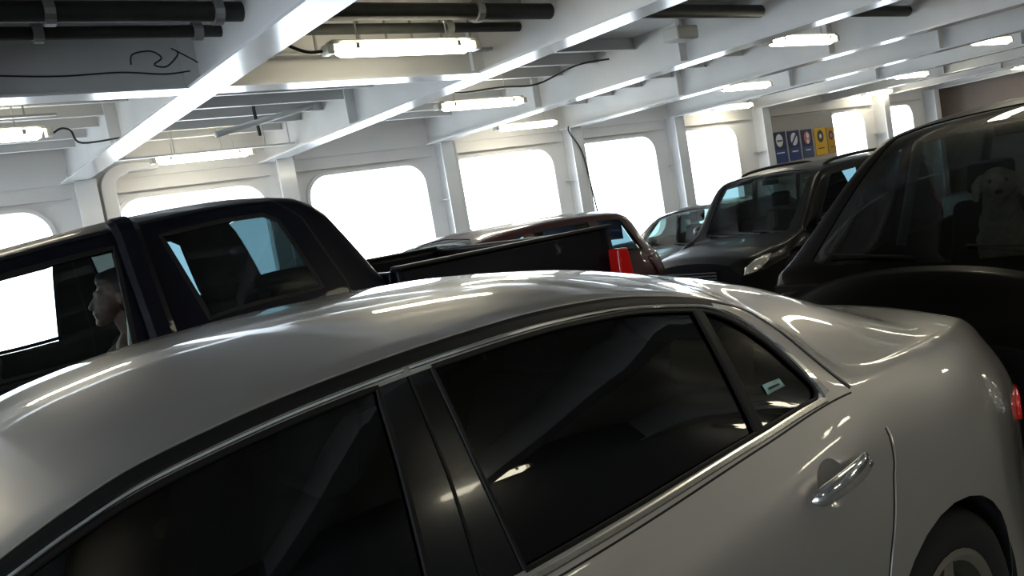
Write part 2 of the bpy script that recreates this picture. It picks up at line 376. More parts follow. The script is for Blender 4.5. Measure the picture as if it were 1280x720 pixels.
# ================================================================ silver sedan
def make_sedan():
    S=Surf(2.04,SEDAN,bow=.008)
    R=empty('sedan',(.65,2.04,0)); tag(R,'silver four-door sedan nearest the camera with tinted windows and chrome trim','car')
    R0=R; R.location=(0,0,0)
    gt=[(.778,.6275),(.964,.6275),(1.132,.6275),(1.276,.6275),(1.47,.6278),(1.545,.6255),(1.615,.6055),(1.673,.568),(1.714,.5206),(1.745,.4677),(1.742,.441),(1.728,.4292)]
    rear_dlo=catmull(gt[3:],4); rear_dlo=gt[:3]+rear_dlo
    rglass=[p for p in rear_dlo if p[0]<=1.484]+[(1.486,.6275),(1.492,.5325),(1.499,.4275),(1.0,.4265),(.823,.4265),(.798,.5227)]
    qglass=[(1.512,.6262)]+[p for p in rear_dlo if p[0]>1.52]+[(1.525,.4285),(1.520,.536)]
    fglass=[(.661,.6275),(.655,.5578),(.635,.4265),(0,.4265),(-.45,.43),(-.50,.45),(-.44,.54),(-.3,.60),(-.12,.6275)]
    bpill=[(.661,.6275),(.778,.6275),(.798,.5227),(.823,.4265),(.635,.4265),(.655,.5578)]
    tail_edge=catmull([(1.588,.651),(1.69,.650),(1.755,.628),(1.803,.562),(1.838,.49),(1.865,.4266),(1.888,.392),(1.91,.366),(1.919,.333),(1.90,.30),(1.877,.2796),(1.836,.2212),(1.796,.1765),(1.74,.10),(1.70,.03)],3)
    rdoor=[(.737,.03),(.735,.4433),(.737,.5344),(.724,.651)]+tail_edge
    fdoor=[(-.42,.03),(-.46,.2),(-.50,.38),(-.58,.43),(-.47,.54),(-.3,.63),(-.1,.651),(.724,.651),(.737,.5344),(.735,.4433),(.737,.03)]
    cup=[(1.657+.052*math.cos(a*math.pi/10),.3212+.0300*math.sin(a*math.pi/10)) for a in range(20)]
    cupf=[(.60+.052*math.cos(a*math.pi/10),.312+.0300*math.sin(a*math.pi/10)) for a in range(20)]
    hdr=[(-.72,.74),(-.40,.715),(-.10,.713),(.07,.722),(.105,.80),(.115,.90),(.12,1.0),(.115,1.1),(.105,1.2),(.07,1.278),(-.10,1.287),(-.40,1.285),(-.72,1.26),(-.78,1.1),(-.8,1.0),(-.78,.9)]
    bck=[(1.66,.88),(1.64,.94),(1.63,1.0),(1.64,1.06),(1.66,1.12),(1.95,1.15),(2.28,1.165),(2.38,1.1),(2.40,1.0),(2.38,.9),(2.28,.835),(1.95,.85)]
    ar=archpoly(S,2.13,.335,.365); af=archpoly(S,-.95,.335,.365)
    names=dict(body=('body',M['silver'],0),fdoor=('front_door',M['silver'],0),rdoor=('rear_door',M['silver'],0),rglass=('door_glass',M['tint'],-.007),
        qglass=('quarter_glass',M['tint'],-.007),fglass=('door_glass',M['tint'],-.007),bp=('pillar_trim',M['gloss'],-.002),hdr=('windshield',M['clear2'],-.003),bck=('rear_window',M['tint'],-.003))
    shell(S,[('fdoor',fdoor),('rdoor',rdoor),('bp',bpill),('rglass',rglass),('qglass',qglass),('fglass',fglass),(None,cup),(None,cupf),(None,ar),(None,af),('hdr',hdr),('bck',bck)],.045,R,names)
    endcap(S,S.x1,'rear_fascia',M['silver'],R); endcap(S,S.x0,'front_fascia',M['silver'],R)
    for m in (0,1):
        f=(lambda P:[(x,2-s) for x,s in P]) if m else (lambda P:P)
        # black rubber around the panes, chrome line, belt moulding
        strip(S,f(rear_dlo+[(1.3,.4275),(.823,.4262)]),.011,.004,'window_rubber',M['rubber'],R,off=-.001)
        strip(S,f([(.777,.6275),(.798,.5227),(.823,.4265)]),.010,.004,'window_rubber',M['rubber'],R,off=-.001)
        strip(S,f([(1.499,.6275),(1.506,.5325),(1.512,.4285)]),.034,.004,'divider_bar',M['rubber'],R,off=-.001)
        strip(S,f([(.635,.4265),(0,.4265),(-.45,.43),(-.50,.45),(-.44,.54),(-.3,.60),(-.12,.6275),(.661,.6275),(.655,.5578),(.635,.4265)]),.012,.004,'window_rubber',M['rubber'],R,off=-.001)
        ch=[(-.50,.475),(-.43,.56),(-.3,.61),(-.12,.633),(.085,.6335),(.3,.6335),(.55,.6335),(.718,.6337)]
        strip(S,f(ch),.0075,.006,'chrome_strip',M['chrome'],R)
        ce=catmull([(.730,.6337),(.95,.6335),(1.2,.6335),(1.425,.6338),(1.55,.6330),(1.63,.6135),(1.69,.576),(1.73,.530),(1.757,.474),(1.768,.432)],4)
        o=strip(S,f(ce),.008,.007,'chrome_strip',M['chrome'],R,taper=lambda t:1+3.2*max(0,(t-.62)/.38)**1.5)
        o['label']='bright chrome strip widening into a blade at the rear corner'
        strip(S,f([(.66,.6435),(.3,.6435),(-.1,.642)]),.022,.003,'frame_rubber_reflection',M['rubber'],R)  # rubber, widened over the silver frame to imitate its dark reflection
        strip(S,f([(.66,.6435),(.95,.6435),(1.2,.6435),(1.45,.6438),(1.56,.6435)]),.022,.003,'frame_rubber_reflection',M['rubber'],R)  # same widened strip: rubber plus the frame's painted dark reflection
        strip(S,f([(1.762,.4195),(1.5,.4185),(1.2,.4175),(.9,.417),(.742,.417)]),.017,.005,'belt_moulding',M['satin'],R)
        strip(S,f([(.730,.417),(.3,.417),(-.1,.417),(-.48,.421)]),.017,.005,'belt_moulding',M['satin'],R)
        strip(S,f([(1.861,.4085),(1.5,.408),(1.2,.4065),(.9,.4055),(.5,.4055),(0,.4055),(-.48,.41)]),.005,.001,'seam',M['rubber'],R)
        strip(S,f([(-.08,.651),(.3,.6512),(.724,.6512),(1.2,.6512),(1.45,.6512)]+[p for p in tail_edge if p[1]>.42]),.0075,.001,'seam',M['rubber'],R)
        strip(S,f([(-.08,.6555),(.3,.6557),(.724,.6557),(1.2,.6557),(1.45,.6557),(1.588,.6557),(1.70,.6550),(1.770,.632),(1.817,.565),(1.852,.493),(1.874,.432)]),.006,.003,'roof_edge_highlight_bead',M['silver'],R)  # raised bead added so the body edge catches a highlight
        strip(S,f([p for p in tail_edge if p[1]<.355]),.0055,.001,'seam',M['rubber'],R)
        strip(S,f([(x+.010,s) for x,s in tail_edge if s<.35]),.005,.002,'panel_edge_bead',M['silver'],R)
        strip(S,f([(.737,.03),(.735,.2),(.735,.405)]),.0055,.001,'seam',M['rubber'],R)
        strip(S,f([(.735,.4265),(.737,.5344),(.727,.6275)]),.0055,.0012,'seam',M['rubber'],R)
        for X,cs,lab in ((1.675,.3221,'chrome rear door handle over a round recess'),(.62,.313,'chrome front door handle over a round recess')):
            cc=X-.018; vs=[];fs=[];n=24;RR=6
            for r in range(RR+1):
                q=1-r/RR
                for k in range(n):
                    a=2*math.pi*k/n; x=cc+.053*q*math.cos(a); s=cs-.001+.0306*q*math.sin(a)
                    vs.append(S.P(x,2-s if m else s,-.015*(1-q*q)+.0005))
            fs=[(r*n+k,r*n+(k+1)%n,(r+1)*n+(k+1)%n,(r+1)*n+k) for r in range(RR) for k in range(n)]
            MB().add(vs,fs).build('handle_recess',M['silver2'],R,smooth=True)
            # lofted handle bar
            mb=MB();vs=[];N=22;K=14
            for i in range(N+1):
                t=i/N; x=X-.118+.236*t; e=max(.02,1-abs(2*t-1)**9)**.5; lift=.010+.030*(math.sin(math.pi*t)**.55)
                p=Vector(S.P(x,2-cs if m else cs)); nn=Vector(S.normal(x,2-cs if m else cs)); up=Vector((0,0,1)); up=(up-up.dot(nn)*nn).normalized()
                for k in range(K):
                    a=2*math.pi*k/K; vs.append(p+nn*(lift+.010*e*math.sin(a))+up*(.025*e*(.9+.1*math.sin(math.pi*t))*math.cos(a)+.012*(t-.5)))
            fs=[(i*K+k,i*K+(k+1)%K,(i+1)*K+(k+1)%K,(i+1)*K+k) for i in range(N) for k in range(K)]+[tuple(range(K)),tuple(N*K+k for k in range(K))]
            h=mb.add(vs,fs).build('door_handle',M['chrome'],R,smooth=True); h['label']=lab
            p=S.P(X+.085,2-cs if m else cs,.040); MB().sphere(p,.008,8,(1,.4,1)).build('lock_cylinder',M['satin'],h,smooth=True)
        lightpanel(S,f([(2.85,.205),(2.87,.235),(2.93,.252),(3.1,.262),(3.13,.21),(3.0,.185)]),'tail_light',M['red'],R)
        lightpanel(S,f([(-1.86,.30),(-1.80,.38),(-1.60,.44),(-1.45,.43),(-1.5,.36),(-1.7,.27)]),'headlight',M['lens'],R)
        sd=1 if m else -1
        arch_liner(2.13,2.04+sd*.85,.335,.36,R,sd); arch_liner(-.95,2.04+sd*.85,.335,.36,R,sd)
        wheel((2.13,2.04+sd*.765,.335),.325,R,sd,M['alloy'],5); wheel((-.95,2.04+sd*.765,.335),.325,R,sd,M['alloy'],5)
        # door mirror
        y=2.04+sd*.93; mm=MB().sphere((-.42,y,1.0),.1,10,(.8,1.15,.72)).build('door_mirror',M['silver'],R,smooth=True); mm['label']='silver door mirror'
        MB().tube([(-.42,y,.98),(-.43,2.04+sd*.8,.94)],.03).build('mirror_arm',M['silver'],mm)
    # small decal on the quarter glass
    st=lightpanel(S,[(1.587,.4915),(1.650,.4950),(1.657,.4775),(1.590,.4735)],'window_sticker',M['sticker'],R,off=-.003,step=.02); st.modifiers[0].thickness=.0006; st['label']='pale green rectangular sticker on the rear quarter glass'
    ln=lightpanel(S,[(1.598,.4840),(1.640,.4862),(1.641,.4825),(1.599,.4800)],'sticker_print',M['pdark'],st,off=-.0022,step=.02); ln.modifiers[0].thickness=.0004
    MB().box((-1.7,1.35,.18),(2.9,2.73,.24)).build('floor_pan',M['trim'],R)
    MB().prism([(-.85,.5),(-.85,1.0),(-.45,.99),(-.25,.85),(-.25,.5)],'y',1.36,2.72).build('dashboard',M['trim'],R)
    for y in (1.66,2.42): seat(.40,y,.52,R,.60,.5,'front_seat')
    o=rbox((1.0,1.4,.34),(1.55,2.68,.52),'rear_bench',M['seat'],R,.05)
    MB().prism([(1.42,.5),(1.6,.5),(1.85,1.06),(1.7,1.08)],'y',1.4,2.68).build('backrest',M['seat'],o,bevel=.04)
    for y in (1.62,2.44): MB().prism([(1.74,1.08),(1.84,1.07),(1.86,1.2),(1.78,1.21)],'y',y-.13,y+.13).build('headrest',M['seat'],o,bevel=.03)
    MB().box((1.8,1.4,1.02),(2.4,2.68,1.045)).build('parcel_shelf',M['trim'],R)
    t=MB(); 
    vs=[(-.12+.05*math.sin(a),1.66+.19*math.cos(a),.93+.18*math.sin(a)) for a in [k*math.pi/12 for k in range(25)]]
    t.tube(vs,.014,8,False).build('steering_wheel',M['trim'],R,smooth=True)
    for y in (1.66,): MB().prism([(-.30,1.0),(-.26,1.0),(-.22,1.15),(-.24,1.15)],'y',y-.1,y+.1).build('instrument_hood',M['trim'],R)
    return R
# ================================================================ generic car
def gen_rails(x0,L,W,H,hood,cowl,header,rroof,rbase,deck,belt0,belt1,tumble,nose,sill=.25,wz=.68):
    X=lambda v:x0+v
    wide=([(X(0),.74*W),(X(.06),.84*W),(X(.25),.95*W),(X(.6),W),(X(L-.6),W),(X(L-.2),.95*W),(X(L-.05),.87*W),(X(L),.8*W)],[(X(0),wz-.12),(X(.6),wz),(X(L),wz)])
    rock=([(X(0),.7*W),(X(.3),.88*W),(X(.7),.93*W),(X(L-.6),.93*W),(X(L),.75*W)],[(X(0),sill+.1),(X(.5),sill),(X(L-.5),sill),(X(L),sill+.12)])
    bel=([(X(0),.64*W),(X(.08),.76*W),(X(.3),.86*W),(X(cowl),W-.075),(X(rroof),W-.075),(X(L-.2),.85*W),(X(L-.03),.76*W),(X(L),.7*W)],
         [(X(0),nose-.1),(X(.15),nose-.02),(X(.5),(nose+hood)/2-.06),(X(cowl),belt0),(X(rroof),belt1),(X(L-.12),belt1),(X(L),belt1-.08)])
    rail=([(X(0),.55*W),(X(.1),.68*W),(X(.4),.78*W),(X(cowl-.05),W-.13),(X(cowl+.1),W-.12),(X(header),W-tumble),(X(rroof),W-tumble),(X(rbase),min(W-.1,W-tumble+.06) if deck<belt1+.15 else W-tumble),(X(L),.62*W)] if rbase<L-.02 else
          [(X(0),.55*W),(X(.1),.68*W),(X(.4),.78*W),(X(cowl-.05),W-.13),(X(cowl+.1),W-.12),(X(header),W-tumble),(X(rroof),W-tumble),(X(L),.66*W)],
         [(X(0),nose-.04),(X(.1),nose+.02),(X(.4),(nose+hood)/2),(X(cowl-.05),hood-.02),(X(cowl+.08),belt0+.08),(X(header),H-.10),(X((header+rroof)/2),H-.055),(X(rroof),H-.10)]+([(X(rbase),deck-.02),(X(L-.08),deck-.05),(X(L),deck-.16)] if rbase<L-.02 else [(X(L),deck-.02)]))
    ctr=[(X(0),nose),(X(.1),nose+.06),(X(.4),(nose+hood)/2+.05),(X(cowl-.12),hood+.02),(X(cowl),hood+.045),(X(header-.05),H-.06),(X(header+.2),H-.015),(X((header+rroof)/2),H),(X(rroof),H-.035)]+([(X(rbase),deck),(X(L-.08),deck-.02),(X(L),deck-.12)] if rbase<L-.02 else [(X(L),deck)])
    return dict(rock=rock,wide=wide,belt=bel,rail=rail,ctr=ctr)
def make_car(label,x0,cy,L,W,H,hood,cowl,header,rroof,rbase,deck,belt0,belt1,tumble,nose,paint,wins,name='car',sidetint='mid',wsh='clear2',ax=(.85,None),wr=.33,step=.07,rear=None,posts=(),cat='car',bow=.012,sill=.25,wz=.68,parts=None,seats=(),wbot=.428,wtop=.618,back='mid',tail='red'):
    S=Surf(cy,gen_rails(x0,L,W,H,hood,cowl,header,rroof,rbase,deck,belt0,belt1,tumble,nose,sill,wz),bow=bow)
    R=empty(name,(0,0,0)); tag(R,label,cat)
    ra=ax[1] if ax[1] else L-.95
    polys=[];names=dict(body=('body',M[paint],0))
    for i,(a,b,c,d) in enumerate(wins):     # bottom-left, bottom-right, top-right, top-left x offsets
        polys.append(('w%d'%i,[(x0+a,wbot),(x0+b,wbot),(x0+c,wtop),(x0+d,wtop)])); names['w%d'%i]=('side_window',M[sidetint],-.006)
    ws=[(x0+cowl-.01,.76),(x0+cowl+.04,.72),(x0+header-.12,.70),(x0+header-.05,.76),(x0+header-.02,1.0),(x0+header-.05,1.24),(x0+header-.12,1.30),(x0+cowl+.04,1.28),(x0+cowl-.01,1.24),(x0+cowl-.03,1.0)]
    polys.append(('ws',ws)); names['ws']=('windshield',M[wsh],-.004)
    e=min(rbase,L-.02)
    bw=[(x0+rroof+.06,.76),(x0+rroof+.04,1.0),(x0+rroof+.06,1.24),(x0+e-.05,1.27),(x0+e-.03,1.0),(x0+e-.05,.73)]
    polys.append(('bw',bw)); names['bw']=('rear_window',M[back],-.004)
    for c in (ax[0],ra): polys.append((None,archpoly(S,x0+c,wr+.01,wr+.04)))
    shell(S,polys,step,R,names)
    endcap(S,S.x1,'rear_fascia',M[paint],R); endcap(S,S.x0,'front_fascia',M[paint],R)
    for m in (0,1):
        f=(lambda P:[(x,2-s) for x,s in P]) if m else (lambda P:P)
        for (a,b,c,d) in wins: strip(S,f([(x0+a,wbot),(x0+b,wbot),(x0+c,wtop),(x0+d,wtop)]),.02,.004,'window_rubber',M['rubber'],R,closed=True,off=-.003,step=.06)
        sd=1 if m else -1
        lightpanel(S,f([(x0+.02,.26),(x0+.05,.36),(x0+.30,.42),(x0+.42,.41),(x0+.30,.33),(x0+.12,.25)]),'headlight',M['lens'],R)
        lightpanel(S,f([(x0+L-.22,.27),(x0+L-.28,.38),(x0+L-.05,.42),(x0+L-.02,.28)]),'tail_light',M[tail],R)
        for c in (ax[0],ra):
            arch_liner(x0+c,cy+sd*(W-.06),wr+.01,wr+.04,R,sd); wheel((x0+c,cy+sd*(W-.13),wr),wr-.01,R,sd,M['alloy'])
        y=cy+sd*(W+.05); mz=belt0+.08
        mm=MB().sphere((x0+cowl+.32,y,mz),.1,10,(.7,1.1,.75)).build('door_mirror',M[paint],R,smooth=True)
        MB().tube([(x0+cowl+.32,y,mz-.03),(x0+cowl+.30,cy+sd*(W-.1),mz-.07)],.025).build('mirror_arm',M['rubber'],mm)
        for hx in (.5,):
            if len(wins)>1:
                X=x0+wins[0][1]-.12; s=.33
                p=S.P(X,2-s if m else s,.03); q=S.P(X-.2,2-s if m else s,.03)
                MB().tube([S.P(X,2-s if m else s,0),p,q,S.P(X-.2,2-s if m else s,0)],.013,8).build('door_handle',M[paint],R,smooth=True)
    # front grille and number-plate-free bumper bar
    g=MB()
    for k in range(4): g.box((x0-.055,cy-.42*W,nose-.22+k*.035),(x0-.035,cy+.42*W,nose-.205+k*.035))
    g.build('grille',M['rubber'],R)
    MB().box((x0+.3,cy-W+.2,.2),(x0+L-.3,cy+W-.2,.27)).build('floor_pan',M['trim'],R)
    MB().prism([(x0+cowl-.1,.5),(x0+cowl-.1,hood-.06),(x0+cowl+.35,belt0-.02),(x0+cowl+.5,belt0-.16),(x0+cowl+.5,.5)],'y',cy-W+.14,cy+W-.14).build('dashboard',M['trim'],R)
    for sx in seats:
        for y in (cy-.4,cy+.4): seat(x0+sx,y,min(belt0-.38,.75),R,.58,.5)
    vs=[(x0+cowl+.62+.07*math.sin(a),cy-.4+.18*math.cos(a),belt0-.02+.17*math.sin(a)) for a in [k*math.pi/12 for k in range(25)]]
    MB().tube(vs,.014,8,False).build('steering_wheel',M['trim'],R,smooth=True)
    mr=MB().box((x0+header-.05,cy-.12,H-.20),(x0+header-.02,cy+.12,H-.135)).build('rear_view_mirror',M['trim'],R,bevel=.01)
    for k in (-1,1):
        MB().tube([(x0+cowl-.02,cy+k*.35-.25,hood+.045),(x0+cowl+.03,cy+k*.35+.22,hood+.075)],.006,6).build('wiper',M['rubber'],R)
    return R,S
# ================================================================ ferry deck structure
WY=12.5; ZC=3.45; ZB=2.97; X0,X1=-9.0,25.0; YN=-6.5
def st(mb,name,m,bevel=0,smooth=False,parent=None):
    o=mb.build(name,m,parent,smooth=smooth,bevel=bevel)
    if parent is None: o['kind']='structure'
    return o
st(MB().box((X0-3,YN-.1,-.1),(X1+.2,WY+.3,0)),'floor',M['floor'])
WIN=[(-8.8,-6.8),(-6,-4),(-3.1,-1.0),(-.35,1.93),(2.75,4.83),(5.53,7.62),(8.12,10.43),(10.98,13.18),(13.68,15.80),(19.42,20.98),(22.0,23.4)]
def rrect(a,b,z0,z1,r,n=7):
    P=[]
    for cx,cz,a0 in ((b-r,z1-r,0),(a+r,z1-r,90),(a+r,z0+r,180),(b-r,z0+r,270)):
        for i in range(n+1):
            t=math.radians(a0+90*i/n); P.append((cx+r*math.cos(t),cz+r*math.sin(t)))
    return P
def holed_wall(name,m,y0,y1,wins,xa,xb,za,zb):
    V=[(xa,za),(xb,za),(xb,zb),(xa,zb)];E=[(0,1),(1,2),(2,3),(3,0)];L=[]
    for w_ in wins:
        k=len(V);n=len(w_);V+=w_;E+=[(k+i,k+(i+1)%n) for i in range(n)];L.append((k,n))
    r=delaunay_2d_cdt([Vector(v) for v in V],E,[],0,1e-5); mb=MB(); P=r[0]; F=[]
    for f in r[2]:
        c=(sum(P[i][0] for i in f)/3,sum(P[i][1] for i in f)/3)
        if not any(inpoly(c,w_) for w_ in wins): F.append(tuple(f))
    mb.add([(p[0],y0,p[1]) for p in P],F); mb.add([(p[0],y1,p[1]) for p in P],[f[::-1] for f in F])
    return st(mb,name,m)
wz0,wz1=.62,2.66
polys=[rrect(a,b,wz0,wz1,.34) for a,b in WIN]
holed_wall('wall_far',M['wall'],WY,WY+.10,polys,X0-3,X1,0,ZC)
for i,(a,b) in enumerate(WIN):
    P=rrect(a,b,wz0,wz1,.34); Q=rrect(a-.05,b+.05,wz0-.05,wz1+.05,.38); n=len(P)
    vs=[(p[0],WY-.06,p[1]) for p in P]+[(p[0],WY-.06,p[1]) for p in Q]+[(p[0],WY,p[1]) for p in Q]+[(p[0],WY+.1,p[1]) for p in P]
    fs=[]
    for k in range(n):
        j=(k+1)%n
        fs+=[(k,j,n+j,n+k),(n+k,n+j,2*n+j,2*n+k),(3*n+k,3*n+j,j,k)]
    st(MB().add(vs,fs),'window_%d'%(i+1),M['wall'])
# near side bulkhead (behind the camera), far end bulkhead, deckhead plating
nw=[]
holed_wall('wall_near',M['nearwall'],YN,YN-.1,nw,X0-3,X1,0,ZC)
st(MB().box((X1,YN,0),(X1+.1,WY+.1,ZC)),'wall_end',M['endwall'])
st(MB().box((X0-3,YN-.1,ZC),(X1+.1,WY+.1,ZC+.05)),'ceiling',M['white'])
# transverse deck beams: web, bottom flange, stiffeners, haunch at the shell
BX=[-8.6,-6.0,-3.2,-.45,2.28,4.97,7.85,10.80,13.75,16.6,19.3,22.0,24.6]
beams=[]
for i,x in enumerate(BX):
    mb=MB(); mb.box((x-.012,YN,ZB),(x+.012,WY,ZC))
    for y in (-1.5,1.2,3.9,6.7,9.4):
        mb.prism([(y-.01,ZB+.02),(y+.01,ZB+.02),(y+.01,ZC),(y-.01,ZC)],'x',x-.13,x+.13)
    o=st(mb,'trim_%d'%(i+1),M['white'])
    fl=MB().box((x-.15,YN,ZB-.022),(x+.15,WY-.06,ZB)).build('beam_flange',M['flange'],o)
n=len(BX)
# longitudinal girders
def girder(n,y,xa,xb,z=ZB,w_=.13):
    mb=MB().box((xa,y-.012,z),(xb,y+.012,ZC))
    o=st(mb,'trim_%d'%n,M['white']); MB().box((xa,y-w_,z-.02),(xb,y+w_,z+.002)).build('beam_flange',M['flange'],o); return o
girder(n+1,6.72,X0,4.82); girder(n+2,-.6,X0,X1,ZB+.1,.1)
# deckhead stringers
k=n+3
for y in (7.5,8.2,8.9,9.6,10.3,11.0,11.7,6.0,5.3,4.6,3.9,3.2,2.5,1.8,1.1,.4):
    mb=MB().box((X0,y-.008,ZC-.13),(X1,y+.008,ZC)); mb.box((X0,y-.05,ZC-.14),(X1,y+.01,ZC-.13)); st(mb,'trim_%d'%k,M['white']); k+=1
# shell frames: web + face flange below every beam, ledge over the windows
FX=[-8.75,-6.2,-3.35,-.62,2.38,5.10,7.96,10.82,13.66,16.55,21.6,24.2]
for i,x in enumerate(FX):
    mb=MB().box((x-.012,WY-.36,0),(x+.012,WY,ZB)); mb.box((x-.13,WY-.38,0),(x+.13,WY-.355,ZB-.02))
    for z in (1.0,2.0): mb.prism([(WY-.35,z),(WY,z),(WY,z+.012),(WY-.35,z+.012)],'x',x-.12,x+.12)
    st(mb,'trim_%d'%k,M['flange']); k+=1
    if i<len(FX)-1:
        mb=MB().box((x+.14,WY-.10,2.76),(FX[i+1]-.14,WY,2.775)); mb.box((x+.3,WY-.02,2.95),(FX[i+1]-.14,WY,3.12)); st(mb,'trim_%d'%k,M['wall']); k+=1
        mb=MB().box((x+.2,WY-.14,.44),(FX[i+1]-.2,WY,.46)); st(mb,'baseboard_far' if i==0 else 'trim_%d'%k,M['wall']); k+=1
# rounded vent casing on the shell beside the second window
c=[]
for a,b in ((2.56,.0),(2.56,2.75)): c.append((a,b))
for i in range(9):
    t=math.pi-math.pi/2*i/8; c.append((2.56+.34+.34*math.cos(t),2.78+.34*math.sin(t)))
c+=[(3.35,3.12),(3.35,3.02),(2.95,3.02)]
for i in range(7):
    t=math.pi/2+math.pi/2*i/6; c.append((2.93+.18*math.cos(t),2.80+.18*math.sin(t)))
c+=[(2.72,0)]
vd=MB().prism(c,'y',WY-.30,WY-.02).build('vent_duct',M['wall'],None,bevel=.015); tag(vd,'white rounded steel vent casing on the hull side above the pickup cab','duct')
# ================================================================ lamps
def make_lamp():
    R=empty('fluorescent_lamp'); 
    MB().box((-.64,-.06,.06),(.64,.06,.095)).build('lamp_housing',M['lampb'],R,bevel=.01)
    mb=MB(); vs=[];K=12;xs=[-.60,-.585,-.55,.55,.585,.60];sc=[.35,.8,1,1,.8,.35]
    for x,q in zip(xs,sc):
        for j in range(K+1):
            a=math.pi*j/K; vs.append((x,-.078*q*math.cos(a),.06-.085*q*math.sin(a)))
    W=K+1; fs=[(i*W+j,i*W+j+1,(i+1)*W+j+1,(i+1)*W+j) for i in range(5) for j in range(K)]
    mb.add(vs,fs).build('diffuser',M['lamp'],R,smooth=True)
    for s in (-1,1):
        MB().box((s*.655-.03,-.06,-.005),(s*.655+.03,.06,.07)).build('end_cap',M['lampe'],R,bevel=.012)
        MB().box((s*.45-.015,-.09,.02),(s*.45+.015,.09,.06)).build('clip',M['steel'],R)
        MB().tube([(s*.4,0,.09),(s*.4,0,.47)],.007,6).build('hanger',M['lampb'],R)
    return R
LAMPS=[(3.58,5.80,'nearest long fluorescent lamp on the yellow-lit ceiling right of the big diagonal beam'),
(9.05,6.00,'upper right fluorescent lamp, third along the row nearest the lane'),(14.9,6.5,'fluorescent lamp near the top right corner of the view'),
(20.6,6.9,'small fluorescent lamp at the far right edge'),
(.82,8.57,'fluorescent lamp at the left edge below the long girder'),(6.43,8.86,'fluorescent lamp hung just past the second diagonal beam'),
(12.1,9.2,'fluorescent lamp left of the dark bulkhead above the panels, upper of two'),(18.0,9.5,'fluorescent lamp in the middle distance right of the coloured panels'),(23.8,9.7,'dim yellowish fluorescent lamp before the brown end bulkhead'),
(3.73,11.45,'fluorescent lamp close over the window behind the pickup cab'),(9.3,11.62,'fluorescent lamp over the window behind the pickup bed'),
(15.2,11.95,'fluorescent lamp at the top left corner of the coloured panels bay'),(21.1,12.05,'fluorescent lamp over the last bright windows'),
(6.6,2.9,None),(12.2,2.9,None),(3.4,.5,None),(-1.3,4.35,None),(5.0,-6.1,None),(-.4,-4.2,None),(8.2,-4.2,None),(9.5,-6.1,None),(7.2,-1.6,None),(12.5,-1.8,None),(-2.0,5.8,None),(-4.8,8.6,None),(-1.9,11.5,None),(22.5,4.5,None)]  # unseen lamps, several added to brighten the sedan side and girder face
lamp0=make_lamp()
for i,(x,y,lab) in enumerate(LAMPS):
    o=lamp0
    if i:
        o=lamp0.copy(); SC.collection.objects.link(o)
        for ch in list(lamp0.children):
            c=ch.copy(); SC.collection.objects.link(c); c.parent=o
    o.location=(x,y,2.985)
    tag(o,lab or 'unseen fluorescent batten lamp outside the view, in a set partly added as fill light','lamp','fluorescent lamps under the deckhead')
# ================================================================ pipes and cables under the deckhead
for y,z,r,x1,lab in ((5.64,3.25,.065,12.9,'thick dark lagged pipe running through the beams, upper of the pair'),(6.08,3.24,.042,5.4,'thinner dark pipe beside the thick lagged one')):
    p=MB().tube([(X0,y,z),(x1,y,z)],r,14).build('pipe',M['pipe'],None,smooth=True); tag(p,lab,'pipe')
    for x in (.72,1.1,2.1,4.2,5.6,8.3,11.2):
        if x<x1:
            MB().lathe([(r+.001,-.03),(r+.022,-.03),(r+.022,.03),(r+.001,.03)],(x,y,z),'x',16).build('pipe_clamp',M['steel'],p)
            MB().box((x-.02,y-.01,z+r),(x+.02,y+.01,ZC)).build('pipe_hanger',M['lampb'],p)
def cable(path,r,lab,m='cable',name='cable'):
    o=MB().tube(catmull(path,6),r,6).build(name,M[m],None,smooth=True); return tag(o,lab,name.split('_')[-1])
cable([(0.9,6.69,3.12),(1.3,6.69,3.10),(1.7,6.69,3.11),(2.0,6.69,3.085),(2.2,6.69,3.10)],.006,'thin dark cable sagging along the girder face at upper left')
cable([(1.78,6.68,3.16),(1.80,6.66,3.23),(1.93,6.66,3.25),(2.0,6.66,3.20),(1.94,6.66,3.15),(2.02,6.64,3.13),(2.12,6.64,3.22),(2.08,6.64,3.26),(2.2,6.6,3.17),(2.24,6.6,3.14)],.006,'tangled dark cable loop beside the big diagonal beam')
cable([(.55,6.68,3.14),(.78,6.66,3.14),(.84,6.66,3.1),(.86,6.66,2.99)],.010,'short dark hook-shaped cable at the left edge above the girder')
cable([(4.35,9.9,3.42),(4.05,10.0,3.44),(3.95,10.0,3.38),(3.95,10.0,3.2),(3.96,10.0,3.02)],.022,'black hose dropping from the deckhead above the pickup')
cable([(1.5,8.5,3.0),(1.55,8.52,3.03),(1.6,8.55,3.04),(1.66,8.6,3.02),(1.75,8.7,2.92),(2.2,9.1,3.0)],.010,'dark cable above the left edge lamp dipping at its right end')
cable([(2.88,5.8,3.01),(2.75,5.8,3.01),(2.55,5.75,3.08),(2.45,5.7,3.2)],.012,'dark lead feeding the nearest fluorescent lamp')
cable([(5.1,8.0,3.12),(5.9,8.6,3.13),(6.6,8.6,3.16),(7.2,8.65,3.18),(7.5,8.2,3.30),(7.8,7.9,3.3)],.012,'dark cable snaking from the lamp past the second diagonal beam')
cable([(10.6,12.05,2.98),(10.62,12.07,2.86),(10.86,12.09,2.5),(10.95,12.09,1.9),(11.05,12.09,1.0)],.016,'grey cable running down the pillar behind the red car')
cable([(8.10,12.13,2.95),(8.10,12.13,1.9),(8.10,12.13,.6)],.030,'grey conduit standing on the pillar behind the pickup bed','lampb','wall_conduit')
cable([(10.96,12.13,2.95),(10.96,12.13,1.9),(10.96,12.13,.6)],.030,'grey conduit standing on the pillar behind the red car','lampb','wall_conduit')
cable([(13.80,12.13,2.95),(13.80,12.13,1.9),(13.80,12.13,.6)],.022,'grey conduit standing on the pillar above the dark small car','lampb','wall_conduit')
